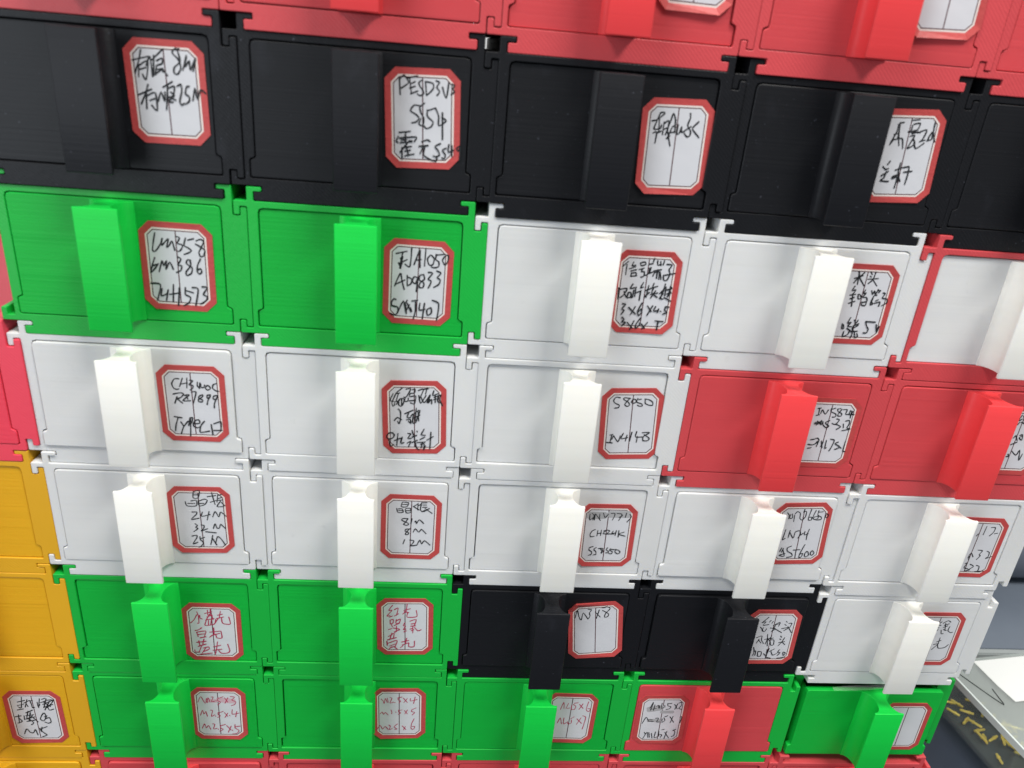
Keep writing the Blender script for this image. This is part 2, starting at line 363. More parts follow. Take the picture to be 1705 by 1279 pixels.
# (row, column): centre u, v, turn in degrees, width, height of the inner line (mm), pen strokes in 1/100 mm
LABELS = {
    (2,1): (44.95,16.79,-0.8,13.71,18.22,'k36:3772 1026 4156 917;k36:3984 792 3916 1035 3803 1303;k36:3907 1115 3878 1378;k36:3905 1135 4083 1021 4116 1098 4040 1426 3969 1310;k36:3917 1214 4068 1162;k36:4072 1122 4177 915 4194 1353;k36:4211 991 4371 840 4485 732;k36:4263 888 4217 1331;k36:4313 1003 4445 933 4433 1053 4303 1103 4433 1053;k36:4316 1182 4444 1152;k36:4263 1287 4421 1174 4436 1233;k36:4303 1103 4261 1307;k36:4423 1154 4533 1306;k36:4840 704 4713 734 4684 815 4799 925 4845 1100 4769 1247 4687 1233 4698 1112 4835 981 4811 785 4758 691;k36:4882 1158 4994 830 4930 1094 5047 945 5051 1144 5199 873 5112 1160;k36:3835 1767 4145 1620;k36:4071 1524 4011 1692 3876 1970;k36:4011 1692 3992 2065;k36:4023 1773 4221 1696 4223 2089 4108 1973;k36:4076 1872 4208 1821;k36:4266 1878 4351 1666 4415 1867 4436 1659;k36:4403 1559 4627 1420;k36:4515 1490 4440 2051;k36:4529 1570 4660 1519 4619 1727 4487 1778;k36:4563 1649 4641 1725 4501 1860 4606 1873;k36:4551 1773 4674 1826;k36:4724 1514 4812 1466 4821 1609 4757 1840 4793 1920 4861 1874;k36:5000 1493 4934 1518 4900 1664 4980 1720 4971 1824 4880 1893;k36:5059 1796 5124 1524 5168 1767 5249 1555 5370 1628'),
    (2,2): (44.11,18.16,-2.0,13.90,18.96,'k34:3833 908 3863 1300;k34:3855 948 3941 859 4054 1015 3882 1152;k34:4073 910 4127 1258;k34:4030 914 4269 854;k34:4121 1030 4207 982;k34:4080 1137 4210 1085;k34:4105 1260 4279 1184;k34:4381 927 4296 996 4320 1077 4389 1154 4414 1236 4327 1285 4259 1248;k34:4448 963 4482 1273;k34:4448 963 4626 991 4631 1115 4482 1273;k34:4689 924 4779 958 4717 1066 4788 1165 4725 1254;k34:4850 1056 4949 1299 4999 941;k34:5067 977 5135 992 5095 1079 5142 1138 5056 1207;k34:4356 1514 4200 1505 4115 1638 4251 1713 4321 1793 4256 1884 4145 1914;k34:4443 1444 4335 1537 4361 1662 4433 1785 4416 1958 4325 1922 4365 1790;k34:4515 1587 4520 1735 4660 1853 4619 1964 4508 2016 4438 1956;k34:4516 1608 4714 1529;k34:4715 1550 4789 1715 4798 1929 4973 1808 4857 1731;k34:4875 1623 4902 2248;k34:3859 2151 4128 2109;k34:4016 2140 3997 2250;k34:3839 2240 3796 2352 3842 2392;k34:3862 2282 4267 2230 4225 2342;k34:3908 2322 4043 2312;k34:4089 2330 4179 2324;k34:4018 2205 3999 2359;k34:3887 2389 4180 2345;k34:4067 2376 3892 2609;k34:3935 2495 3941 2761;k34:4002 2490 4160 2457;k34:4005 2578 4140 2546;k34:4023 2423 4098 2682;k34:4007 2689 4233 2628;k34:4406 2329 4540 2275 4609 2314;k34:4341 2443 4567 2405;k34:4433 2459 4370 2618;k34:4478 2455 4462 2634 4579 2714 4764 2768 4782 2655;k34:4861 2339 4727 2415 4799 2498 4849 2605 4760 2656 4690 2639;k34:5002 2439 4913 2490 4986 2595 4967 2686 4898 2669;k34:5066 2346 5052 2524 5186 2469;k34:5135 2363 5148 2628;k34:5319 2371 5253 2420 5302 2483 5343 2391 5336 2704'),
    (2,3): (46.37,20.13,-1.9,13.82,18.76,'k36:3981 1429 4094 1398 4258 1255 4251 1212 4162 1241 4084 1487 4059 1620 4218 1586 4227 1498;k36:4156 1350 4186 1677;k36:4049 1710 4139 1681 4134 1948;k36:4142 1703 4252 1650;k36:4290 1736 4286 1428;k36:4293 1471 4399 1397 4399 1683;k36:4315 1601 4401 1551;k36:4360 1731 4445 1394 4486 1216 4558 1363 4586 1669;k36:4421 1815 4514 1520 4587 1537;k36:4399 1683 4582 1647;k36:4426 1703 4521 1986;k36:4398 1817 4480 1744;k36:4646 1466 4637 1688 4703 1661 4747 1503 4746 1635 4836 1606;k36:4813 1608 4980 1485;k36:4903 1184 4922 1292 4883 1470 4976 1596 4973 1707 4906 1734 4820 1652;k36:5147 1363 5012 1527 5102 1631 5216 1734'),
    (2,4): (45.52,17.99,-3.0,13.34,18.43,'k36:4213 1011 4327 980;k36:4195 1034 4199 1213 4108 1492;k36:4146 1285 4261 1254 4252 1390 4155 1397;k36:4230 987 4261 1254 4347 1542;k36:4318 1363 4397 1379 4464 1602;k36:4097 1538 4179 1396;k36:4506 922 4716 883;k36:4581 1005 4743 971 4718 1129 4604 1161;k36:4564 1029 4562 1186;k36:4490 1192 4811 1190;k36:4600 1228 4756 1172;k36:4572 1298 4686 1267 4608 1500 4586 1593 4748 1467 4658 1337;k36:4716 1447 4807 1577 4985 1427;k36:4805 1168 4961 1111 4926 1317 4856 1414;k36:4873 1389 4988 1358;k36:5044 1377 5075 1238 5120 1144 5152 1323 5062 1353;k36:5123 920 5145 1143 5247 1385;k36:4233 1919 4186 2015;k36:4076 2070 4170 2133 4237 2105;k36:4093 2303 4257 2173;k36:4208 2177 4180 2343 4101 2420 4331 2427;k36:4423 2138 4600 2055;k36:4517 1945 4518 2202;k36:4549 2223 4396 2304 4410 2351 4520 2295 4528 2579;k36:4542 2200 4562 2434;k36:4531 2248 4629 2406;k36:4625 2053 4766 2020;k36:4659 2168 4875 2129;k36:4773 2043 4786 2253 4775 2467'),
    (3,1): (43.61,20.02,0.5,13.65,18.87,'k36:3873 1142 3811 1393 3773 1587 3824 1622 3905 1540 3992 1400 4042 1263 4005 1457 4085 1375 4186 1273 4127 1506 4208 1424 4272 1324 4322 1570;k36:4375 1203 4463 1235 4396 1373 4502 1404 4516 1461 4452 1561 4394 1585;k36:4609 1225 4556 1420 4643 1472 4728 1543 4650 1606 4535 1653;k36:4659 1279 4810 1231;k36:4860 1285 4974 1239 5043 1292 4975 1450 4910 1570 4938 1684 5014 1660 5061 1521 4958 1432 4835 1363;k36:3808 1778 3732 1977 3674 2177 3798 2051 3884 1928;k36:3748 1996 3845 1950;k36:3881 2144 3984 1844 4008 1979 4095 1837 4054 2074 4166 1871 4240 2062;k36:4364 1722 4451 1775 4362 1936 4453 1950 4424 2070 4307 2136;k36:4688 1798 4616 1783 4572 1864 4640 1938 4709 1992 4679 2132 4561 2199 4551 2101 4677 1936 4670 1799;k36:4933 1743 4844 1925 4832 2083 4883 2139 4944 2076 4913 1999 4835 2043;k36:3645 2456 3884 2481 3766 2911;k36:3911 2579 3873 2783 4029 2712;k36:4058 2610 3993 2897;k36:4202 2461 4159 2927;k36:4345 2532 4282 3022;k36:4084 2729 4351 2672;k36:4496 2522 4480 2705 4605 2778 4555 2923 4415 3014;k36:4508 2602 4691 2651;k36:4665 2512 4813 2543 4719 2995;k36:4912 2476 5043 2488 4934 2676 5024 2732 4997 2835 4837 2947'),
    (3,2): (44.13,20.38,0.7,13.37,18.61,'k36:3832 1285 4117 1208;k36:4004 1254 3969 1434 3936 1675;k36:3949 1396 3991 1552 3894 1518 3974 1633;k36:4006 1353 3955 1674;k36:4009 1491 4123 1424;k36:4229 1102 4219 1418 4186 1619 4068 1547;k36:4300 1552 4388 1288 4441 1147 4450 1403 4457 1622;k36:4335 1430 4488 1400;k36:4593 1098 4571 1574;k36:4715 1267 4641 1371 4686 1527 4782 1521 4815 1359 4734 1266;k36:4868 1237 4854 1377 4934 1431 4939 1551 4844 1597 4746 1583;k36:4849 1258 5099 1222;k36:5082 1282 5029 1385 5092 1501 5166 1416 5178 1256 5100 1242;k36:3810 2147 3958 1794 4001 1993 4065 2233;k36:3829 2106 4078 1968;k36:4134 1843 4141 2127;k36:4135 1884 4253 1937 4236 2059 4141 2127;k36:4407 1886 4309 1872 4274 1996 4353 2052 4407 1907 4380 2275;k36:4559 1796 4463 1822 4448 1945 4567 2018 4552 2142 4454 2148 4470 2024 4583 1916 4559 1796;k36:4674 1728 4791 1741 4680 1910 4761 1965 4689 2153;k36:4886 1674 5005 1727 4913 1854 4993 1910 4959 2034 4826 2124;k36:3856 2514 3797 2497 3740 2604 3761 2686 3899 2719 3921 2822 3864 2930 3785 2935 3705 2898;k36:3903 2886 4053 2543 4120 2852;k36:4076 2666 4151 2516;k36:4114 2643 4140 2892;k36:4153 2599 4258 2843;k36:4213 2637 4119 2831;k36:4269 2530 4426 2499;k36:4368 2544 4375 2773 4323 3029;k36:4235 2719 4277 2821;k36:4487 2579 4474 2767 4631 2737;k36:4606 2571 4561 3015;k36:4768 2687 4672 2755 4697 2901 4794 2832 4788 2685;k36:4800 2476 4982 2569 4941 3034'),
    (3,3): (44.50,19.20,-0.6,13.45,18.83,'k36:3890 1089 3750 1240;k36:3862 1172 3862 1457;k36:4032 1100 4007 1203 4104 1176;k36:3939 1289 4110 1216;k36:3988 1347 4142 1296;k36:4014 1386 4008 1489;k36:4017 1406 4134 1378 4146 1459;k36:4008 1489 4166 1458;k36:4215 1108 4247 1187 4361 1139 4332 1080 4215 1108;k36:4202 1292 4336 1243;k36:4299 1265 4271 1349 4352 1344 4350 1467 4273 1492;k36:4347 1446 4445 1420;k36:4576 963 4551 1066;k36:4441 1134 4558 1106;k36:4477 1234 4479 1377;k36:4514 1211 4495 1355;k36:4441 1399 4593 1328;k36:4665 1018 4684 1139 4781 1112;k36:4748 1033 4768 1154;k36:4845 1007 4825 1130;k36:4590 1308 4804 1253;k36:4704 1260 4706 1403;k36:4633 1326 4592 1451;k36:4636 1346 4754 1318 4766 1523;k36:4697 1342 4703 1506;k36:4774 1317 4827 1519;k36:4922 1103 5066 1114 5006 1240 5046 1361 4992 1529 4911 1534 4874 1433;k36:4871 1413 5184 1331;k36:3730 1816 3753 2128;k36:3776 1855 3955 1823 3898 1993 3808 2083;k36:3886 1910 3970 2073;k36:4099 1689 4036 1818 4154 1789;k36:4010 1924 3991 2071 4089 2044 4071 1920 3993 1946;k36:4143 1853 4133 2063 4069 2046;k36:4192 1766 4191 2038;k36:4375 1630 4316 1779 4394 1754;k36:4196 1933 4349 1861;k36:4332 1883 4328 2135;k36:4450 1854 4603 1782;k36:4529 1703 4499 2040;k36:4455 2022 4579 1888;k36:4661 1633 4637 1738;k36:4583 1783 4776 1709;k36:4664 1778 4643 1905 4805 2021;k36:4735 1836 4625 2053;k36:4609 1949 4806 1895;k36:4969 1634 4952 1781 4850 1913;k36:4955 1802 4928 1887 4894 2058;k36:4887 1890 4952 1907 4870 2038 4975 2053;k36:5003 1715 5003 1967;k36:5121 1687 5125 1959;k36:5037 1797 5172 1746;k36:5054 1900 5173 1872;k36:5145 1706 5071 2004 5145 1832;k36:4989 2010 5191 2103;k36:3892 2246 3977 2262 3893 2395 3960 2433 3893 2544;k36:4070 2341 4283 2520;k36:4251 2309 4142 2550;k36:4420 2193 4332 2432 4371 2558 4441 2468 4425 2362 4355 2452;k36:4576 2268 4705 2430;k36:4719 2259 4598 2544;k36:4804 2275 4763 2405 4904 2376;k36:4897 2333 4873 2442;k36:4948 2394 4972 2414;k36:5071 2259 5068 2366 5140 2425 5024 2475;k36:5071 2259 5178 2273;k36:3925 2628 3996 2688 3943 2756 4049 2771 3958 2863;k36:4091 2768 4260 2932;k36:4270 2714 4183 2980;k36:4443 2618 4344 2796 4343 2927 4433 2834 4441 2747;k36:4489 2788 4591 2912;k36:4648 2735 4512 2939;k36:4848 2680 5079 2688;k36:4934 2696 4931 2936'),
    (3,4): (44.68,18.89,-0.6,14.05,18.84,'k36:4192 969 4279 1130;k36:4364 979 4267 1089;k36:4117 1162 4345 1063;k36:4213 967 4246 1322;k36:4216 1134 4130 1287;k36:4258 1132 4446 1351;k36:4525 947 4590 1027;k36:4539 1072 4586 1090;k36:4499 1158 4786 1119;k36:4671 938 4645 1149 4534 1283;k36:4651 1170 4803 1329;k36:4194 1367 4144 1498 4244 1470 4194 1601;k36:4115 1627 4278 1596;k36:4144 1732 4259 1682;k36:4136 1862 4309 1787;k36:4188 1580 4243 1942;k36:4341 1592 4376 1718 4455 1692 4410 1609 4362 1591;k36:4517 1453 4483 1562 4562 1535 4491 1668 4597 1662 4647 1766;k36:4505 1796 4507 1882 4619 1897 4632 1788 4511 1817;k36:4692 1463 4742 1567 4776 1458 4827 1562 4869 1410;k36:4881 1452 4945 1448 4899 1514;k36:4875 1580 4796 1606 4775 1758;k36:4763 1716 4762 1867 4820 1841 4781 1779;k36:4881 1751 4953 1704;k36:4856 1818 4935 1791 5014 1765 5008 1895;k36:5026 1506 5096 1524 5047 1655 5181 1668 5212 1774 5087 1868;k36:4120 2451 4133 2583 4197 2579 4147 2472;k36:4308 2264 4264 2421 4365 2392 4287 2507 4400 2523;k36:4220 2666 4218 2823 4351 2748 4381 2613;k36:4283 2574 4469 2696 4446 2854;k36:4433 2322 4499 2406 4540 2316;k36:4437 2498 4591 2423;k36:4515 2383 4433 2565 4533 2692;k36:4492 2539 4581 2468;k36:4435 2654 4608 2644;k36:4539 2714 4569 2824 4650 2797 4604 2711;k36:4766 2346 4824 2475 4891 2560 4879 2672 4771 2679;k36:4766 2346 5051 2351;k36:5091 2415 5160 2656 5190 2454'),
    (4,1): (44.10,19.80,-0.4,13.91,18.75,'k34:4103 1237 3982 1244 3900 1384 3939 1519 4023 1554 4077 1531;k34:4191 1213 4099 1471;k34:4312 1206 4287 1500;k34:4124 1392 4318 1342;k34:4377 1261 4462 1276 4348 1399 4450 1413 4444 1492 4369 1555;k34:4580 1308 4570 1426 4635 1481;k34:4648 1324 4616 1502;k34:4662 1362 4672 1460 4741 1456 4765 1376;k34:4833 1392 4775 1474 4840 1529 4914 1466 4850 1391 4797 1414;k34:5081 1320 4991 1364 4967 1463 5048 1538 5134 1553;k34:3905 1698 4101 1648 4184 1683 4106 1786 3997 1831;k34:4003 1772 3932 1974;k34:3997 1831 4142 1963;k34:4198 1722 4340 1694 4149 1883 4359 1872;k34:4249 1739 4293 1835;k34:4399 1612 4521 1606 4423 1948;k34:4689 1676 4599 1720 4576 1781 4677 1835 4654 1896 4568 1881 4573 1821 4684 1735 4689 1676;k34:4899 1664 4810 1689 4804 1769 4876 1745 4898 1684 4816 1848 4789 1969;k34:5091 1674 4984 1700 4961 1780 5030 1797 5089 1694 4986 1919 4975 2060;k34:3877 2379 4085 2409;k34:3981 2394 3907 2621 3870 2828;k34:4038 2533 4114 2672;k34:4235 2503 4095 2694 4023 2903;k34:4297 2398 4240 2645;k34:4297 2398 4368 2394 4340 2518 4280 2602;k34:4311 2438 4266 2974;k34:4370 2577 4549 2548 4522 2447 4432 2472 4370 2577 4381 2659 4484 2695 4559 2650;k34:4679 2480 4580 2608 4531 2775 4562 2835 4798 2782;k34:4849 2574 4878 2902;k34:4922 2549 5122 2478 5103 2746;k34:4907 2756 5139 2744'),
    (4,2): (44.47,21.17,-2.1,13.90,18.57,'k33:4086 1210 3905 1387 4022 1362;k33:3838 1391 3758 1601 3859 1633;k33:3906 1406 3809 1674 3845 1785;k33:3989 1364 3927 1630 4027 1587;k33:3929 1724 4026 1549 4144 1543 4115 1714 4048 1775 3979 1702;k33:3993 1589 3997 1739;k33:4077 1547 4081 1735;k33:3893 1631 3879 1764;k33:4188 1241 4321 1216 4210 1464 4126 1488;k33:4177 1485 4163 1617 4247 1594 4261 1499;k33:4356 1251 4439 1228 4426 1341 4309 1365 4294 1460 4462 1432 4450 1602 4419 1679 4316 1647;k33:4281 1592 4466 1564;k33:4525 1261 4675 1215 4567 1521;k33:4546 1409 4605 1651 4749 1398;k33:4675 1215 4809 1189;k33:4774 1154 4730 1362;k33:4615 1462 4706 1627 4866 1355 4774 1623 4854 1505;k33:4867 1392 4808 1640 4905 1503 4911 1654;k33:4962 1237 4935 1388 5084 1324;k33:4971 1443 5171 1357;k33:5002 1385 5011 1611;k33:5087 1380 5078 1569 5164 1602;k33:5155 1377 5144 1528 5219 1695;k33:4957 1519 5108 1473;k33:3982 1854 4052 1927 4057 2156 4026 2312 3973 2237;k33:3887 2222 3971 2122 4092 2193;k33:4172 1997 4407 1870;k33:4290 1933 4243 2108 4346 2103;k33:4228 2186 4330 2161 4351 2296 4280 2222;k33:4345 2065 4411 1984 4401 2254 4487 2250 4594 1860 4428 1984;k33:4491 1809 4469 2212;k33:4432 2118 4599 2013;k33:4545 1920 4571 2207;k33:3860 2612 3757 2617 3673 2739 3743 2814 3863 2768 3896 2669 3826 2614;k33:3743 2814 3799 3048 3884 2984;k33:3998 2625 3972 3020;k33:3899 2865 4087 2777 4073 2916;k33:4121 2736 4091 2935 4177 2911;k33:4273 2611 4360 2626 4277 2768 4381 2763;k33:4264 2926 4366 2862 4302 3044;k33:4391 2507 4467 2758 4528 3053 4618 3128;k33:4397 2723 4534 2657;k33:4402 2900 4556 2813;k33:4529 2520 4548 2558;k33:4734 2451 4654 2631 4775 2645;k33:4624 2790 4760 2705;k33:4541 2893 4783 2862;k33:4696 2866 4668 3066;k33:4647 2948 4750 2923 4740 3122 4787 2981;k33:4816 2801 5002 2673;k33:4927 2539 4914 3094'),
    (4,3): (46.64,20.23,-3.2,13.64,18.69,'k33:4243 1197 4118 1185 4063 1303 4126 1376 4240 1428 4233 1506 4112 1531;k33:4543 1201 4365 1191 4356 1249 4490 1319 4539 1413 4474 1455 4395 1401 4452 1301 4526 1201;k33:4619 1235 4577 1314 4636 1350 4718 1307 4689 1231 4599 1217;k33:4754 1189 4736 1306 4885 1356 4912 1412 4844 1435 4768 1401;k33:4777 1227 4862 1203;k33:4971 1216 4988 1331 5103 1383 5209 1378 5194 1282 5076 1211 4950 1198;k33:4105 2398 4191 2373;k33:4158 2395 4137 2637;k33:4029 2642 4211 2653;k33:4215 2412 4177 2534;k33:4215 2412 4368 2606 4411 2402;k33:4490 2319 4443 2501 4635 2452;k33:4606 2373 4580 2575;k33:4735 2267 4706 2569;k33:4875 2240 4866 2420 5082 2410;k33:4917 2398 4911 2599;k33:5042 2271 5258 2261 5097 2389 5100 2530 5244 2522 5268 2441 5105 2328'),
    (4,4): (44.90,19.93,-0.4,14.17,18.67,'g124:4097 1680 4314 1651;k34:4064 1205 4161 1181;k34:4119 1220 4131 1402;k34:4068 1424 4165 1400;k34:4189 1362 4208 1234 4329 1374 4393 1224;k34:4481 1165 4475 1275 4651 1357 4640 1449 4556 1454;k34:4507 1200 4599 1159;k34:4755 1169 4659 1192 4695 1263 4815 1330 4817 1404 4716 1409 4726 1316 4794 1185;k34:4833 1201 4951 1195 4939 1342 5058 1336;k34:5057 1208 5046 1355 5194 1329;k34:5096 1224 5109 1462;k34:5135 1240 5126 1333 5198 1347;k34:4085 1699 4287 1615;k34:4093 1662 4318 1669;k34:4145 1733 4278 1578;k34:4147 1604 4298 1725;k34:4321 1613 4349 1723 4475 1810 4529 1751 4399 1646 4516 1566;k34:4607 1654 4719 1686 4800 1533 4705 1501;k34:4714 1667 4892 1751 4779 1850;k34:4953 1655 4987 1784;k34:4997 1560 5111 1536 5129 1665 5090 1779 5203 1810 4960 1879;k34:4094 2222 4192 2198 4285 2156 4356 2228 4293 2326 4187 2388 4045 2376;k34:4284 2288 4348 2266 4321 2438;k34:4060 2508 4176 2483;k34:4429 2243 4503 2468;k34:4490 2278 4459 2432;k34:4579 2217 4594 2482 4641 2461;k34:4690 2174 4820 2205 4780 2454 4740 2571;k34:4955 2256 4866 2317 5029 2404 5009 2462 4898 2506;k34:4906 2334 5096 2458;k34:5170 2207 5168 2531 5248 2566'),
    (4,5): (44.28,19.56,0.0,15.12,18.21,'k36:4339 1074 4288 1273 4387 1202;k36:4388 1093 4541 1392;k36:4386 1312 4505 1349;k36:4295 1404 4345 1314;k36:4505 1748 4580 1722 4624 1899 4517 1837 4588 1744;k36:4381 1754 4487 1928;k36:4331 1846 4381 1754;k36:4451 2291 4625 2419 4685 2234 4776 2595 4818 2364;k36:4328 2070 4503 1972;k36:4327 2479 4411 2475 4358 2386'),
    (5,1): (43.35,19.09,-1.0,13.91,19.12,'k30:4196 933 4371 884 4316 1135 4178 1140 4196 933;k30:4204 1036 4325 1031;k30:3944 1275 3983 1420 4242 1409 4258 1220 4101 1248;k30:4007 1335 4215 1326;k30:4310 1218 4329 1405 4488 1356 4569 1207 4486 1169 4342 1237;k30:4336 1321 4474 1315;k30:4578 1082 4823 1030;k30:4710 931 4757 1220 4783 1344;k30:4650 1266 4828 1196;k30:4876 1007 4841 1258;k30:4875 1027 4999 981;k30:4885 1131 4991 1085;k30:4863 1194 5020 1167;k30:4948 1212 4831 1405 5022 1397;k30:4963 1253 5058 1374;k30:4103 1625 4242 1619 4218 1705 4065 1881 4295 1829;k30:4399 1612 4370 1762 4619 1688;k30:4592 1583 4517 1884;k30:4682 1770 4766 1576 4857 1763 4922 1591 5069 1733;k30:4157 2026 4222 2088 4164 2155 4230 2195 4099 2308;k30:4328 2062 4414 2080 4388 2189 4311 2278 4512 2184;k30:4670 2178 4735 2003 4777 2152 4848 2149 4892 2018 5022 2164;k30:4433 2295 4747 2326;k30:4033 2463 4176 2435 4169 2523 4045 2746 4192 2675;k30:4260 2475 4269 2584 4349 2691 4268 2826 4195 2850;k30:4291 2540 4400 2492;k30:4557 2749 4635 2417;k30:4611 2506 4733 2764;k30:4704 2677 4773 2456 4873 2539 4983 2755'),
    (5,2): (44.48,19.42,0.3,13.66,18.91,'k31:4176 1054 4359 1066 4313 1206 4147 1212 4176 1054;k31:4178 1132 4327 1126;k31:4015 1277 4051 1414 4201 1408 4182 1290 4065 1295;k31:4067 1354 4183 1349;k31:4265 1287 4302 1424 4435 1399 4414 1261 4281 1266;k31:4300 1345 4416 1340;k31:4496 1198 4642 1093;k31:4642 1073 4633 1311;k31:4512 1197 4683 1309;k31:4661 1151 4742 1089;k31:4741 1050 4907 1042;k31:4741 1050 4715 1288 4768 1365;k31:4777 1127 4893 1122;k31:4779 1206 4913 1200;k31:4768 1365 4850 1302;k31:4981 1237 4818 1363;k31:4848 1242 5071 1412;k31:4357 1621 4206 1628 4174 1689 4327 1763 4379 1822 4313 1865 4228 1828 4293 1744 4357 1621;k31:4474 1617 4446 1799;k31:4562 1734 4594 1692 4614 1792 4693 1648 4833 1783;k31:4434 1981 4299 2007 4284 2069 4387 2126 4372 2187 4287 2191 4319 2108 4401 2003;k31:4522 2100 4586 1975 4691 2093 4772 1988 4913 2146;k31:4275 2376 4228 2542;k31:4428 2390 4547 2406 4533 2490 4450 2596 4654 2568;k31:4654 2547 4734 2379 4790 2521 4871 2394 5047 2553'),
    (5,3): (44.30,20.37,-1.3,13.83,18.48,'g241:3832 1317 4324 1297;g213:4446 1255 5051 1230;k29:3841 1261 3852 1484 3952 1387;k29:3902 1240 3974 1311 3948 1481;k29:3999 1254 3995 1479;k29:4015 1254 4189 1490;k29:4142 1249 4152 1454;k29:4248 1207 4318 1372 4412 1238;k29:4489 1216 4600 1211 4599 1323 4553 1456;k29:4664 1209 4828 1239 4747 1467;k29:4748 1355 4849 1276;k29:4963 1178 4939 1347;k29:5067 1229 5129 1320 5012 1513;k29:4070 1815 3981 1876 3931 1992 3959 2086 4069 2063;k29:4155 1850 4149 2060;k29:4264 1826 4259 2036;k29:4153 1964 4279 1940;k29:4334 1862 4411 1840 4330 1957 4525 1969;k29:4441 1820 4526 1854 4459 1952 4670 1963;k29:4639 1850 4601 1928 4730 1922;k29:4733 1827 4710 2019;k29:4813 1824 4815 2072;k29:4982 1874 4815 1957 5036 2025;k29:4084 2447 3976 2490 3972 2587 4060 2643 4056 2740 3963 2783;k29:4186 2482 4113 2543 4190 2638 4202 2735 4123 2758;k29:4256 2518 4384 2494;k29:4324 2535 4415 2610 4376 2690;k29:4402 2513 4357 2671;k29:4543 2469 4505 2548 4578 2604 4585 2662 4504 2665;k29:4630 2505 4621 2563 4711 2619 4688 2698 4604 2681;k29:4649 2523 4781 2538;k29:4811 2517 4792 2616 4884 2691 4958 2629 4898 2553 4798 2537'),
    (5,4): (45.54,16.88,-3.2,14.04,18.74,'k29:3975 922 4048 1001 4063 1145;k29:4096 978 4094 1123 4179 1099 4145 956;k29:4227 994 4249 1242;k29:4235 952 4287 867 4392 925 4418 1110 4505 1169 4570 1062;k29:4501 776 4494 900;k29:4485 859 4574 856 4583 1041 4523 1168;k29:4716 767 4691 1037 4704 1161 4794 1157 4787 1054 4696 1057;k29:4870 802 4823 1052 4897 1132 4995 1087 4975 1004 4859 1051;k29:4959 798 4964 963 5093 1041 5096 1124 4939 1152;k29:4975 860 5114 833;k29:5243 911 5215 1015 5279 1054 5307 949 5219 891;k29:4065 1542 4050 1797 4043 1925 4120 1858;k29:4214 1558 4206 1833;k29:4211 1621 4374 1848 4392 1614 4528 1566 4576 1691 4520 1842;k29:4586 1733 4657 1646;k29:4696 1581 4709 1707 4826 1660;k29:4821 1492 4795 1683 4810 1895;k29:4093 2222 4054 2375;k29:4153 2242 4114 2394;k29:4150 2307 4241 2542 4065 2505 4253 2433;k29:4390 2147 4276 2216 4306 2344 4455 2425 4499 2532 4325 2582;k29:4480 2294 4696 2265;k29:4577 2312 4607 2594;k29:4814 2066 4732 2415 4731 2568 4800 2543 4824 2412 4737 2437;k29:4932 2321 4885 2431 4929 2538 5024 2470 4974 2341 4919 2343;k29:5080 2315 5069 2424 5135 2466 5188 2377 5111 2293 5067 2338'),
    (5,5): (44.59,20.21,0.6,14.24,18.44,'k31:4628 1190 4607 1514;k31:4793 1227 4925 1221 4928 1393 4830 1548;k31:4970 1456 5076 1431;k31:4395 1565 4441 1477;k31:4638 2102 4798 2118 4736 2275 4789 2317 4708 2476;k31:4958 2134 5050 2175 5066 2330 5000 2421 5200 2325;k31:4398 2420 4423 2264 4473 2240 4556 2370;k31:4433 2353 4440 2486;k31:4377 2644 4446 2620 4391 2801 4541 2841;k31:4557 2660 4703 2745 4494 2933;k31:4784 2697 4896 2738 4900 2919 4791 2945 5113 2912;k31:4614 2884 4455 2934'),
    (6,1): (43.32,23.20,0.1,13.74,18.95,'r31:3900 1511 3936 1688 3932 1957 3880 1958;r31:3890 1623 3807 1803 3674 1964;r31:3974 1642 3982 1754 4047 1796;r31:4134 1571 4361 1498;r31:4230 1435 4231 1635;r31:4320 1366 4300 1633;r31:4192 1703 4369 1631;r31:4286 1589 4145 1861;r31:4338 1587 4373 1810;r31:4183 1815 4410 1764;r31:4163 1860 4114 2042 4394 1989 4460 1785;r31:4233 1836 4219 2016;r31:4321 1811 4288 2014;r31:4620 1468 4567 1737;r31:4523 1626 4681 1577;r31:4479 1762 4708 1688;r31:4531 1760 4413 1966 4359 1990;r31:4636 1735 4656 1936 4791 1978 4897 1952 4863 1683;r31:4003 2135 3892 2229 3787 2255;r31:3833 2321 3870 2503;r31:3833 2321 4114 2268 4063 2475;r31:3878 2411 4070 2383;r31:3918 2548 4113 2497;r31:4366 2125 4364 2398;r31:4231 2311 4565 2256;r31:4273 2447 4541 2348;r31:4346 2399 4216 2517;r31:4417 2374 4441 2534 4598 2530 4582 2256;r31:3799 2735 4099 2681;r31:3874 2664 3892 2871;r31:4037 2590 3983 2822;r31:3838 2896 4090 2797;r31:3945 2870 3835 3152;r31:3990 2961 4151 2911 4162 3004 3959 3125;r31:3722 3038 3731 3131 3872 3128;r31:3864 3221 4255 3165;r31:4060 2960 3938 3173;r31:4446 2695 4385 3068;r31:4309 2907 4542 2831;r31:4281 3047 4565 2994;r31:4386 3045 4339 3210;r31:4457 3043 4536 3158 4713 3154 4807 3058 4755 2780'),
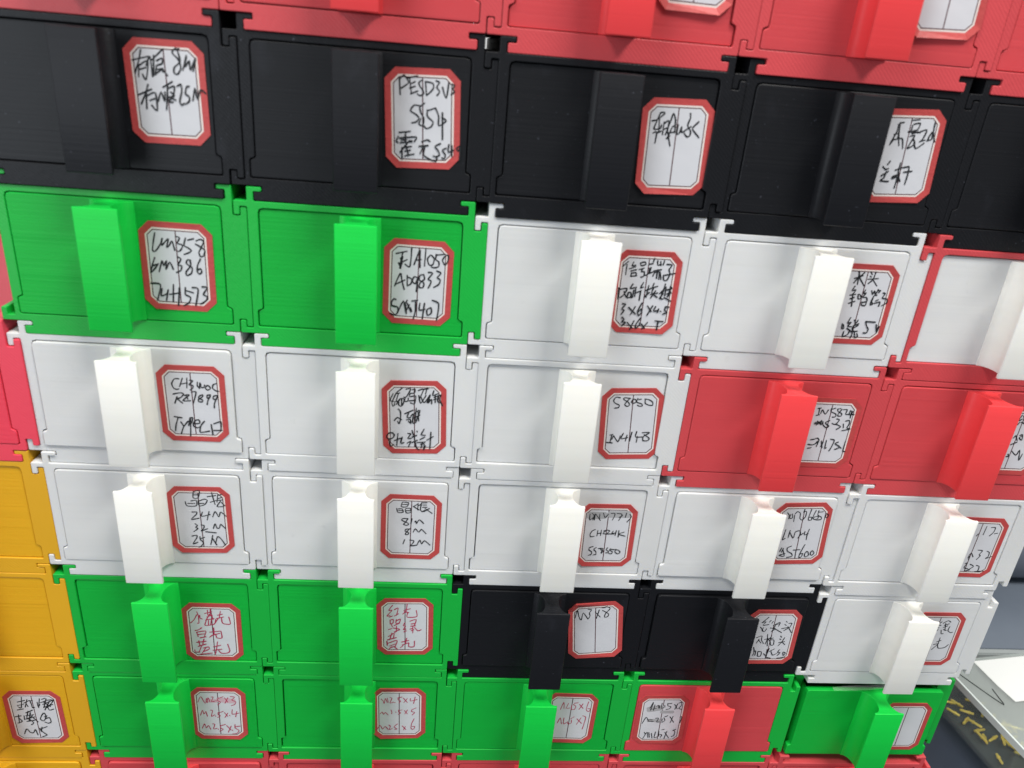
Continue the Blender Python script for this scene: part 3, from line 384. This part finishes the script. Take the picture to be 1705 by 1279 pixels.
    (6,2): (43.67,19.38,-1.4,13.61,18.99,'r31:3953 1070 3833 1275 3939 1272 3783 1503 3889 1477;r31:3855 1546 3961 1498;r31:4009 1248 4132 1176 4085 1471;r31:4014 1496 4155 1401;r31:4412 1011 4385 1349;r31:4312 1261 4523 1187;r31:4330 1306 4474 1347;r31:4366 1305 4280 1420;r31:4438 1348 4425 1530 4728 1498 4703 1249;r31:3875 1682 3981 1634 3983 1771 3895 1819 3893 1705;r31:3912 1796 3968 1932;r31:4107 1676 4212 1604 4180 1765 4073 1791 4088 1631;r31:4021 1884 4198 1765;r31:3845 2051 3952 2002;r31:3987 1978 4186 2018;r31:4093 1905 4098 2136;r31:4026 2138 4204 2041;r31:4359 1760 4308 1876 4380 1897 4312 2038 4401 2012;r31:4332 2130 4421 2081;r31:4519 1687 4714 1613 4667 1843;r31:4558 1800 4683 1774;r31:4542 1893 4703 1865;r31:4614 1891 4622 2169;r31:4527 2009 4599 1984;r31:4669 1936 4782 2071 4889 2022;r31:4565 2077 4654 2028;r31:3849 2329 4063 2161;r31:3955 2187 3888 2468;r31:4028 2231 4012 2371;r31:3815 2470 4103 2369;r31:3798 2517 3819 2705;r31:3836 2610 4123 2486 4074 2746;r31:3892 2727 4090 2628;r31:3911 2797 4073 2722;r31:3858 2870 3965 2749;r31:4056 2770 4149 2863;r31:4429 2384 4398 2596;r31:4270 2552 4504 2476;r31:4290 2670 4506 2570;r31:4327 2692 4238 2789;r31:4507 2593 4510 2735 4674 2731 4686 2494'),
    (6,3): (45.64,18.61,-6.4,13.68,18.94,'k31:3831 1365 3879 1047 3940 1277 4044 1444 4077 1146 4259 1395;k31:4211 995 4331 1013 4279 1140 4312 1266 4259 1395;k31:4460 1093 4656 1299;k31:4585 1005 4529 1366;k31:4760 916 4658 919;k31:4692 918 4822 872 4931 931 4878 1038 4807 1146 4792 1295 4892 1271 4911 1164 4799 1083 4689 1023'),
    (6,4): (45.35,19.70,-1.4,13.76,18.99,'k28:4089 1367 4283 1123;k28:4089 1367 4220 1319 4148 1474 4350 1424;k28:4331 1338 4382 1250;k28:4429 1379 4462 1291;k28:4562 1418 4701 1327 4688 1502;k28:4501 1464 4729 1370;k28:4074 1541 4195 1691;k28:4184 1560 4160 1692 4258 1734 4300 1601;k28:4419 1575 4601 1592 4489 1727;k28:4572 1462 4515 1683;k28:4566 1593 4854 1761;k28:4903 1278 4949 1320;k28:4881 1409 4944 1451;k28:5012 1362 5119 1359 5063 1580;k28:4814 1586 5053 1536 4905 1672;k28:5007 1493 5193 1752;k28:4031 2005 4208 1912 4229 2089 4334 2242;k28:4148 2046 4079 2226;k28:4117 2069 4240 2222;k28:4331 2064 4548 1991;k28:4389 1840 4484 2350;k28:4420 2061 4392 2263;k28:4451 2038 4552 2169;k28:4546 1903 4504 2037 4619 1989;k28:4550 2080 4657 2077 4684 2278 4599 2302 4547 2147;k28:4849 1894 4900 1960;k28:4844 2028 4902 2049;k28:4843 2184 5048 2134;k28:5007 1957 4946 2159 4856 2318;k28:4964 2159 5079 2268;k28:4028 2407 4084 2585 4069 2767;k28:4066 2586 4133 2562 4141 2765;k28:4210 2582 4236 2786;k28:4228 2582 4340 2602 4344 2783 4236 2786;k28:4427 2668 4537 2756 4576 2438;k28:4514 2484 4539 2847;k28:4605 2573 4760 2456;k28:4649 2526 4749 2728 4878 2656;k28:4516 2824 4707 2866;k28:4946 2474 4904 2610 4994 2608 4917 2746;k28:5098 2583 5180 2626 5134 2741 5085 2606;k28:4924 2860 5204 2808'),
    (6,5): (42.88,19.47,-0.5,13.38,18.44,'k30:4363 1184 4259 1320 4376 1339;k30:4272 1475 4331 1429;k30:4278 1610 4323 1519;k30:4421 1249 4568 1134 4681 1197;k30:4486 1336 4648 1264;k30:4478 1425 4622 1354;k30:4513 1246 4577 1557;k30:4441 1538 4491 1694 4565 1692;k30:4507 1514 4632 1555;k30:4703 1374 4687 1554 4808 1640 4875 1616;k30:4512 1874 4524 2146;k30:4440 2057 4585 1985;k30:4365 2173 4536 2123;k30:4524 2146 4362 2402;k30:4513 2169 4583 2328 4799 2299 4904 2159;k30:4274 1948 4259 2016'),
    (7,0): (44.14,21.77,-0.7,14.36,19.09,'k33:3942 1514 4182 1436;k33:4102 1291 4023 1760 3926 1712;k33:3917 1662 4118 1610;k33:4126 1560 4322 1434;k33:4260 1386 4150 1733;k33:4196 1559 4242 1706;k33:4339 1434 4364 1605 4375 1754 4449 1727;k33:4318 1458 4427 1432;k33:3883 1861 4085 1808;k33:4555 1503 4559 1701 4627 1601;k33:4649 1354 4568 1750;k33:4715 1378 4828 1327;k33:4656 1526 4922 1398;k33:4715 1599 5080 1396;k33:4859 1350 4727 1748;k33:4949 1447 4747 1847;k33:4731 1723 5032 1594;k33:4848 1646 4888 1844 5037 1792;k33:4922 1398 5076 1420 4833 1746;k33:4766 1500 4946 1694;k33:3885 2060 3856 2438;k33:3762 2162 3964 2109;k33:3877 2211 3957 2361 3803 2439;k33:4053 2108 4041 2284;k33:4126 1981 4358 1853;k33:4209 1905 4116 2257 4318 2103;k33:4106 2107 4361 2053;k33:4081 2258 4380 2153;k33:4272 1954 4170 2357;k33:4160 2206 4304 2406 4216 2509;k33:4099 2358 4356 2304;k33:4337 2204 4450 2378;k33:4674 1973 4601 2099 4542 2251 4636 2325 4735 2147 4709 1972 4627 2048;k33:4682 2148 4778 2096;k33:4684 2249 4838 2171 4860 2372 4763 2424 4664 2375;k33:3935 2921 4045 2689 4126 2841 4230 2866 4308 2711 4356 2967;k33:4459 2658 4488 2811;k33:4539 2606 4497 2760 4584 2887 4644 2963 4488 3043;k33:4548 2657 4703 2578'),
    (7,1): (42.95,18.98,0.3,13.74,18.49,'p232:4326 1275 4796 1317;p139:3925 1308 4250 1327;r26:3647 1388 3758 1137 3879 1434 3989 1182;r26:3933 1208 3954 1407;r26:4005 1207 4030 1356;r26:4081 1155 4154 1154 4084 1355 4195 1328;r26:4233 1302 4250 1327;r26:4315 1176 4288 1301 4374 1375 4274 1502;r26:4331 1200 4482 1123;r26:4515 1172 4610 1370;r26:4624 1170 4516 1422;r26:4700 1119 4843 1141 4744 1268 4867 1341 4823 1467 4710 1519;r26:3691 1967 3764 1737 3805 1914 3870 1786 3907 2015;r26:4020 1733 4091 1757 4035 2012 4151 1934;r26:4166 1985 4182 2010;r26:4268 1830 4261 1932 4331 1982 4234 2060;r26:4285 1856 4437 1777;r26:4470 1827 4568 2004;r26:4578 1851 4473 2057;r26:4627 1952 4644 1977;r26:4735 1696 4722 1899 4946 1845;r26:4877 1770 4825 2026;r26:3699 2558 3789 2350 3831 2530 3912 2425 3973 2606;r26:4047 2346 4119 2371 4067 2579 4180 2551;r26:4215 2576 4232 2602;r26:4319 2419 4293 2523 4380 2600 4264 2680;r26:4337 2419 4470 2365;r26:4504 2417 4639 2623;r26:4650 2440 4539 2728;r26:4676 2622 4693 2648;r26:4785 2361 4775 2517 4898 2645 4815 2777 4664 2805;r26:4797 2464 4947 2436'),
    (7,2): (42.55,18.70,-1.2,13.64,19.16,'r25:3635 1202 3705 1294 3742 1410 3773 1176 3845 1362;r25:3841 1152 3879 1361;r25:3927 1127 3997 1172 3931 1383 4052 1334;r25:4070 1358 4121 1357;r25:4203 1122 4206 1238 4293 1283 4226 1378;r25:4221 1145 4341 1096;r25:4377 1142 4520 1350;r25:4516 1163 4399 1352;r25:4619 1161 4623 1277 4846 1203;r25:4773 1088 4730 1393;r25:3609 1885 3677 1789 3731 1907 3782 1811 3888 1928;r25:3971 1689 4008 1807 3992 1879;r25:4130 1781 4148 1805;r25:4232 1685 4234 1780 4305 1826 4219 1899;r25:4250 1708 4354 1683;r25:4425 1705 4534 1870;r25:4529 1680 4446 1871;r25:4685 1653 4670 1749 4777 1794 4692 1915;r25:4703 1653 4823 1580;r25:3511 2607 3615 2412 3704 2580 3791 2458 3899 2602;r25:3913 2384 3967 2455 3934 2602 4039 2552;r25:4142 2405 4090 2478 4198 2574 4110 2599;r25:4159 2380 4211 2331;r25:4371 2425 4499 2594;r25:4478 2448 4411 2619;r25:4768 2082 4686 2324 4675 2543 4764 2566 4796 2444 4707 2445'),
    (7,3): (41.56,19.57,1.2,13.33,18.61,'r26:3790 1540 3880 1203 3911 1490;r26:3983 1488 4047 1248;r26:4019 1488 4125 1462;r26:4165 1341 4169 1533;r26:4214 1293 4315 1387 4277 1531 4187 1533;r26:4244 1244 4385 1218;r26:4430 1289 4579 1478;r26:4553 1263 4440 1529;r26:4740 1164 4693 1525 4795 1619 4835 1498 4742 1475;r26:3749 2172 3832 1926 3899 2219;r26:3959 1924 3972 2218 4073 2142;r26:4104 2093 4136 2215 4240 2164 4224 2018;r26:4200 1969 4316 1870;r26:4418 1966 4608 2184;r26:4558 1915 4431 2235;r26:4601 1817 4719 1888 4690 2256 4659 2455'),
    (7,4): (13.86,19.44,-1.3,14.00,19.59,'g255:901 1455 1330 1375;g142:1361 1569 1767 1563;g128:944 1968 1355 1986;k28:912 1407 995 1116;k28:938 1455 1150 1403;k28:1002 1164 945 1503;k28:1068 1235 1056 1501;k28:1135 1306 1200 1257 1224 1401;k28:1237 1256 1260 1401;k28:1313 1158 1315 1400 1399 1350;k28:1420 1253 1436 1349;k28:1514 1155 1534 1275 1652 1321 1595 1419 1489 1446;k28:1536 1179 1661 1152;k28:1760 1199 1889 1414;k28:1867 1173 1802 1440;k28:1899 1148 1983 1098 2008 1243 1941 1389 2060 1436;k28:745 2119 847 1822 948 1992;k28:903 1944 1088 1941;k28:933 2017 1137 2014;k28:1187 1866 1298 1864 1252 2037 1363 2036;k28:1431 1887 1433 2010;k28:1479 1837 1536 1959 1441 2059;k28:1508 1787 1611 1736;k28:1693 1784 1868 2053;k28:1800 1758 1742 2079;k28:2049 1803 2119 1777 2096 2074;k28:883 2540 936 2640 873 2842;k28:936 2640 995 2538 1053 2789;k28:1051 2538 1109 2788;k28:1152 2586 1206 2812;k28:1290 2509 1277 2786 1386 2760;k28:1394 2458 1438 2734;k28:1459 2633 1538 2657 1502 2783;k28:1497 2406 1587 2380;k28:1630 2530 1807 2805;k28:1696 2479 1642 2832;k28:1894 2426 1977 2475 1974 2676 1888 2728;k28:1913 2426 1998 2374'),
    (7,5): (43.75,21.79,-0.7,13.13,18.46,''),
    (1,3): (45.6,16.9,1.0,13.75,18.75,'k34:4300 1000 4480 980;k34:4300 1300 4500 1290 4420 1500 4330 1520;k34:4650 1000 4660 1500'),
    (1,4): (45.95,17.5,-2.0,13.75,18.75,'k34:4200 1100 4400 1090;k34:4290 1000 4280 1500;k34:4720 1050 4900 1040 4800 1500'),
}
LIFT = {(1,3): (0, 0, .9, .5), (1,4): (0, 0, .5, .8), (2,3): (0, 0, 0, .5), (6,3): (.7, 0, .3, 0), (7,2): (.3, 0, 0, .3)}
LIFT_NONE = (0, 0, 0, 0)

# ------------------------------------------------------------------ what stands where
ROWS = {1: 'rrrrr', 2: 'kkkkk', 3: 'ggwwr', 4: 'wwwrr', 5: 'wwwww', 6: 'ggkkw', 7: 'ggggg', 8: 'rrrrr'}
COL0 = {4: 'p', 5: 'o', 6: 'o', 7: 'o', 8: 'o'}
NAME = dict(r='red', k='black', g='green', w='white', p='pink', o='orange')
WORD = dict(NAME, p='pinkish red', o='orange yellow')
DRAWER = {(3, 5): 'w', (7, 4): 'r'}
DOFF = {(7, 4): (0, 0, -.3), (7, 5): (0, 1.35, 0.0)}       # du, dv, dw of a drawer that does not sit flush
SOFF = {(7, 5): (0, 0, 4.2)}
ROWNAME = {1: 'topmost red row', 2: 'all black second row', 3: 'third row from the top', 4: 'fourth row from the top', 5: 'fifth row from the top',
           6: 'sixth row from the top', 7: 'seventh row from the top', 8: 'lowest visible row'}
COLNAME = {0: 'cut off by the left picture edge', 1: 'first full cell', 2: 'second full cell', 3: 'third full cell', 4: 'fourth full cell', 5: 'fifth full cell'}
NOTE = {
 (1,1): 'red drawer at the top left corner, only its lower rim in the picture',
 (1,2): 'red drawer in the topmost row directly above the black drawer with the PESD note',
 (1,3): 'red drawer in the topmost row with only the bottom red border of its label showing',
 (1,4): 'red drawer in the topmost row whose white label shows its lower half beside the handle',
 (1,5): 'red drawer cut off by the top right corner of the picture',
 (2,1): 'leftmost black drawer, its label with two handwritten lines ending in 8M and 25M',
 (2,2): 'black drawer whose label has three widely spaced handwritten lines, the middle one SS54',
 (2,3): 'black drawer with two scrawled characters at the top of an otherwise blank label',
 (2,4): 'black drawer in the upper row whose label is half hidden behind its handle',
 (2,5): 'black drawer cut off by the right picture edge, with no label showing',
 (3,1): 'leftmost green drawer below the black row, label lines ending in 358, 386 and 573',
 (3,2): 'green drawer below the black row, label lines ending in 1050, 9833 and 407',
 (3,3): 'white drawer with a crowded four line label ending in 3x6x5',
 (3,4): 'white drawer whose label reads 5V in its lower right corner, left of a red shell',
 (3,5): 'white drawer sitting in a red shell at the right picture edge',
 (4,0): 'pinkish red drawer cut off by the left picture edge',
 (4,1): 'white drawer labelled with two lines of codes and TypeC below them',
 (4,2): 'white drawer under a green one, label crowded with heavy black Chinese writing',
 (4,3): 'white drawer labelled with two codes far apart, left of a red drawer',
 (4,4): 'red drawer in the fourth row, left of two, with a smudged half hidden label',
 (4,5): 'red drawer at the right picture edge with a sliver of smudged label',
 (5,0): 'upper orange drawer at the left picture edge, directly under the pinkish red one',
 (5,1): 'white drawer labelled 24M, 32M and 25M under two Chinese characters',
 (5,2): 'white drawer labelled 8M, 8M and 12M under two Chinese characters',
 (5,3): 'white drawer whose label has a grey smear across its top line, ending in 550',
 (5,4): 'white drawer labelled with three codes, the last ending in 600, below a red drawer',
 (5,5): 'white drawer at the right end of the fifth row, label showing 12, 32 and 22',
 (6,0): 'middle orange drawer at the left picture edge with no label showing',
 (6,1): 'green drawer with red Chinese writing in three lines, directly under the 24M drawer',
 (6,2): 'green drawer with red Chinese writing in three lines, directly under the 12M drawer',
 (6,3): 'black drawer labelled M3x8 with the rest of the label blank',
 (6,4): 'black drawer in the lower part with three lines of Chinese writing half behind its handle',
 (6,5): 'white drawer right of a black one, label showing two Chinese characters beside the handle',
 (7,0): 'orange drawer whose label ends with M5, at the lower left corner',
 (7,1): 'green drawer with red writing M2.5x3, x4 and x5 and a pink smear',
 (7,2): 'green drawer with red writing M2.5x4, x5 and x6',
 (7,3): 'green drawer with red two line writing M2.5x6 and x7, half behind its handle',
 (7,4): 'red drawer in a green shell, its label stuck left of the handle',
 (7,5): 'green drawer sagging in its shell, its white label blank',
 (8,0): 'orange drawer in the bottom left corner, only its upper rim in the picture',
 (8,1): 'red drawer at the bottom edge, directly under the green M2.5x3 drawer',
 (8,2): 'red drawer at the bottom edge, directly under the green M2.5x6 drawer',
 (8,3): 'red drawer at the bottom edge, directly under the green drawer reading x6 and x7',
 (8,4): 'red drawer at the bottom edge, directly under the red drawer in a green shell',
 (8,5): 'red drawer at the bottom edge, directly under the sagging green drawer',
}
cells = [(r, c) for r in ROWS for c in range(0, 6) if c > 0 or r in COL0]
for r, c in cells:
    k = COL0[r] if c == 0 else ROWS[r][c - 1]
    du, dv, dw = SOFF.get((r, c), (random.uniform(-.05, .05), random.uniform(-.05, .05), random.uniform(-.35, .35)))
    sh = link('drawer_shell', ME_SHELL, PS[NAME[k]])
    sh.location = P((c - 1) * W + du, (r - 1) * H + dv, dw)
    where = ('at the left picture edge' if c == 0 else 'holding the ' + ('first', 'second', 'third', 'fourth', 'fifth')[c - 1] + ' full cell')
    tag(sh, '%s drawer shell %s of the %s' % (WORD[k], where, ROWNAME[r]) if c else '%s drawer shell at the left picture edge, %s' % (WORD[k], ROWNAME[r]),
        'drawer shell', 'interlocking drawer shells of the wall')
    q = DRAWER.get((r, c), k)
    d = bpy.data.objects.new('drawer', None); COL.objects.link(d); d.empty_display_size = .01
    du, dv, dw = DOFF.get((r, c), (random.uniform(-.07, .07), random.uniform(-.03, .12), random.uniform(-.55, .5)))
    if r == 2: dw = abs(dw)
    d.location = P((c - 1) * W + du, (r - 1) * H + dv, dw)
    tag(d, NOTE[(r, c)], 'drawer', 'drawers of the small parts wall')
    link('front_panel', ME_PLATE, PF[NAME[q]], d)
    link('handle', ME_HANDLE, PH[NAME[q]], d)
    if (r, c) in LABELS:
        cx, cy, deg, w, h, st = LABELS[(r, c)]
        o = (0, 0) if (r, c) not in DOFF else DOFF[(r, c)][:2]
        lb = link('paper_label', paper('paper_label', cx - o[0], cy - o[1], deg, 13.75, 18.75, LIFT.get((r, c), tuple(random.choice((0, 0, .05, .1, .22)) for _ in range(4)))), PAPER_MATS, d)
        if st:
            me, ms = strokes_mesh(st)
            link('handwriting', me, ms, lb)

# ------------------------------------------------------------------ right of the wall: clear organizer with brass pins, and clutter on the desk
OX, OW, OA = 352.0, 68.0, math.radians(8)
def LO(x, v, y):                # organizer coordinates: x right, y towards the camera
    return tuple(P(OX + x * math.cos(OA) + y * math.sin(OA), v, OW + x * math.sin(OA) - y * math.cos(OA)))
org = bpy.data.objects.new('organizer_box', None); COL.objects.link(org); org.location = LO(0, VD, 0); org.empty_display_size = .01
tag(org, 'clear plastic organizer box with brass pins in its compartments, right of the drawer wall', 'organizer box')
def into(o, parent):
    o.parent = parent; o.matrix_parent_inverse = Matrix.Translation(parent.location).inverted()
    return o
M_CLEAR = clear('clear_styrene', (.96, .975, .965), .02)
M_LID = clear('cloudy_lid', (.82, .87, .85), .24, .3)
V0, V1 = VD - .6, VD - 22
bm = bmesh.new()
box(bm, (0, V1, 0), (1.3, V0, 165), LO); box(bm, (118.7, V1, 0), (120, V0, 165), LO)
box(bm, (1.35, V1, 0), (118.65, V0, 1.3), LO); box(bm, (1.35, V1, 163.7), (118.65, V0, 165), LO)
box(bm, (1.35, V0 - 1.2, 1.35), (118.65, V0 - .1, 163.65), LO)
into(link('tray', to_mesh(bm, 'tray'), M_CLEAR), org)
for y in (44.0, 88.0, 126.0):
    bm = bmesh.new(); box(bm, (1.4, V1 + 1.2, y), (30, V0 - 1.3, y + 1.2), LO)
    into(link('divider', to_mesh(bm, 'divider'), M_CLEAR), org)
bm = bmesh.new(); box(bm, (30.2, V1 + 1.2, 1.4), (31.4, V0 - 1.3, 163.5), LO)
into(link('divider', to_mesh(bm, 'divider'), M_CLEAR), org)
bm = bmesh.new()
box(bm, (-.7, V1 - 2.0, -.7), (120.7, V1 - .3, 166), LO)
into(link('lid', to_mesh(bm, 'lid'), M_LID), org)
bm = bmesh.new(); box(bm, (-1.6, V1 - 2.2, -.8), (-.75, V1 + 1.0, 166), LO)
into(link('lid_rim', to_mesh(bm, 'lid_rim'), simple('rim_white', (.70, .76, .74), .3, .5)), org)
M_BRASS = simple('brass', (.98, .72, .16), .25, .6, metal=.3)
bm = bmesh.new()
prof = [(0, 0), (.6, 0), (.6, 1.6), (.85, 1.6), (.85, 2.2), (.6, 2.2), (.6, 5.2), (.4, 5.7), (0, 5.7)]
seg = 12
rings = [[bm.verts.new((x / 1000 * math.cos(a), x / 1000 * math.sin(a), z / 1000)) for a in [2 * math.pi * i / seg for i in range(seg)]] if x else [bm.verts.new((0, 0, z / 1000))] for x, z in prof]
for a, b in zip(rings, rings[1:]):
    for i in range(seg):
        j = (i + 1) % seg
        f = [a[i % len(a)], a[j % len(a)], b[j % len(b)], b[i % len(b)]]
        f = list(dict.fromkeys(f))
        if len(f) > 2: bm.faces.new(f)
ME_PIN = to_mesh(bm, 'brass_pin', 40)
rp = random.Random(11)
spots = [(rp.uniform(5, 27), rp.uniform(6, 41)) for _ in range(30)] + [(rp.uniform(4, 27), rp.uniform(48, 72)) for _ in range(24)]
for i, (x, y) in enumerate(spots):
    pn = link('brass_pin', ME_PIN, M_BRASS)
    far = i < 30
    pn.location = LO(x, V0 - 2.4 - (i % 3) * .8, y)
    pn.rotation_euler = (math.radians(90 + rp.uniform(-7, 7)), 0, rp.uniform(0, 6.28))
    tag(pn, 'small brass pin lying among others in the ' + ('far' if far else 'near') + ' compartment of the clear organizer box', 'brass pin',
        'brass pins in the far compartment' if far else 'brass pins in the near compartment')
# white sheet standing in for the bright reflection on the lid
bm = bmesh.new()
gv = []
for i in range(15):
    x = 15 + 103 * i / 14; lift = .9 * math.sin(i / 14 * math.pi) ** 2 * .6
    gv.append([bm.verts.new(LO(x + .9 * (y > 20), V1 - 2.15 - k - lift * (1 if y > 5 else .4) - (.8 if y > 20 else 0) * (i % 5 > 2) * .3, y)) for y in (1.5, 9, 17, 26) for k in (0, .25)])
for p, q in zip(gv, gv[1:]):
    for j in (0, 2, 4):
        bm.faces.new((p[j + 1], p[j + 3], q[j + 3], q[j + 1])); bm.faces.new((p[j], q[j], q[j + 2], p[j + 2]))
    bm.faces.new((p[0], p[1], q[1], q[0])); bm.faces.new((p[6], q[6], q[7], p[7]))
for p in (gv[0], gv[-1]):
    for j in (0, 2, 4): bm.faces.new((p[j], p[j + 1], p[j + 3], p[j + 2]))
tag(link('lid_reflection', to_mesh(bm, 'lid_reflection', 60), simple('reflection_white', (.82, .83, .81), .45, .4)), 'white sheet standing in for the bright reflection on the far end of the organizer lid', 'painted reflection')
# hair-thin wire on the lid
cu = bpy.data.curves.new('thin_wire', 'CURVE'); cu.dimensions = '3D'; cu.bevel_depth = .00018; cu.bevel_resolution = 2
sp = cu.splines.new('NURBS'); pts = [(1, 5), (3.5, 12), (6, 20), (8.5, 26), (9.5, 28), (10, 22), (11, 18)]
sp.points.add(len(pts) - 1); sp.use_endpoint_u = True
for q, (x, y) in zip(sp.points, pts): q.co = (*LO(x, V1 - 2.3, y), 1)
dg = None
co = bpy.data.objects.new('wire_tmp', cu); COL.objects.link(co)
bpy.context.view_layer.update()
me = bpy.data.meshes.new_from_object(co.evaluated_get(bpy.context.evaluated_depsgraph_get()))
bpy.data.objects.remove(co)
me.name = 'thin_wire'; me.materials.clear()
tag(link('thin_wire', me, INK['k']), 'thin dark curved wire on the lid of the clear organizer box', 'wire')
# slate folder and grey roll behind
bm = bmesh.new(); box(bm, (330, VD - 7, 96), (640, VD - .05, 195), P)
fo = bmesh.ops.bevel(bm, geom=bm.edges[:], offset=.0008, segments=2, affect='EDGES')
tag(link('slate_folder', to_mesh(bm, 'slate_folder'), simple('slate_card', (.16, .19, .235), .35, .5, noise=.12, nscale=40)), 'flat slate grey folder lying on the desk behind the clear organizer box', 'folder')
bm = bmesh.new(); box(bm, (352, VD - 9, 90.5), (640, VD - .05, 94.5), P)
bmesh.ops.bevel(bm, geom=bm.edges[:], offset=.0006, segments=2, affect='EDGES')
tag(link('grey_ruler', to_mesh(bm, 'grey_ruler'), simple('pale_grey_plastic', (.36, .39, .39), .4)), 'pale grey strip standing on edge in front of the slate folder', 'strip')
bm = bmesh.new()
bmesh.ops.create_cone(bm, cap_ends=True, segments=64, radius1=.0195, radius2=.0195, depth=.34, matrix=Matrix.Translation(P(560, VD - 26.6, 163)) @ Matrix.Rotation(math.radians(90), 4, 'Y'))
tag(link('grey_roll', to_mesh(bm, 'grey_roll', 40), simple('grey_sleeve', (.12, .135, .17), .32, .5, noise=.15, nscale=30)), 'dark grey roll lying on the slate folder behind the right end of the drawer wall', 'roll')

# scrap of clear film caught under the lowest white shell
bm = bmesh.new(); rt = random.Random(5)
ua, va = 4 * W + 12.5, 5 * H + 41.6
prev = None
for i in range(25):
    t = i / 24
    u = ua + 27 * t; hh = 1.5 * math.sin(math.pi * t) ** .7 * (.8 + .3 * math.sin(9 * t)) + .15
    v = va - .2 * t
    pr = [bm.verts.new(tuple(P(u, v - hh * k + rt.uniform(-.08, .08), -.5 - 1.5 * k * (1 - k) * 4 - .5 * math.sin(7 * t)))) for k in (0, .5, 1)]
    if prev:
        for k in (0, 1): bm.faces.new((prev[k], prev[k + 1], pr[k + 1], pr[k]))
    prev = pr
tag(link('film_scrap', to_mesh(bm, 'film_scrap', 80), clear('scrap_film', (.93, .96, .95), .05, .2)), 'thin wrinkled scrap of clear film under the lowest white shell, above the sagging green drawer', 'film scrap')
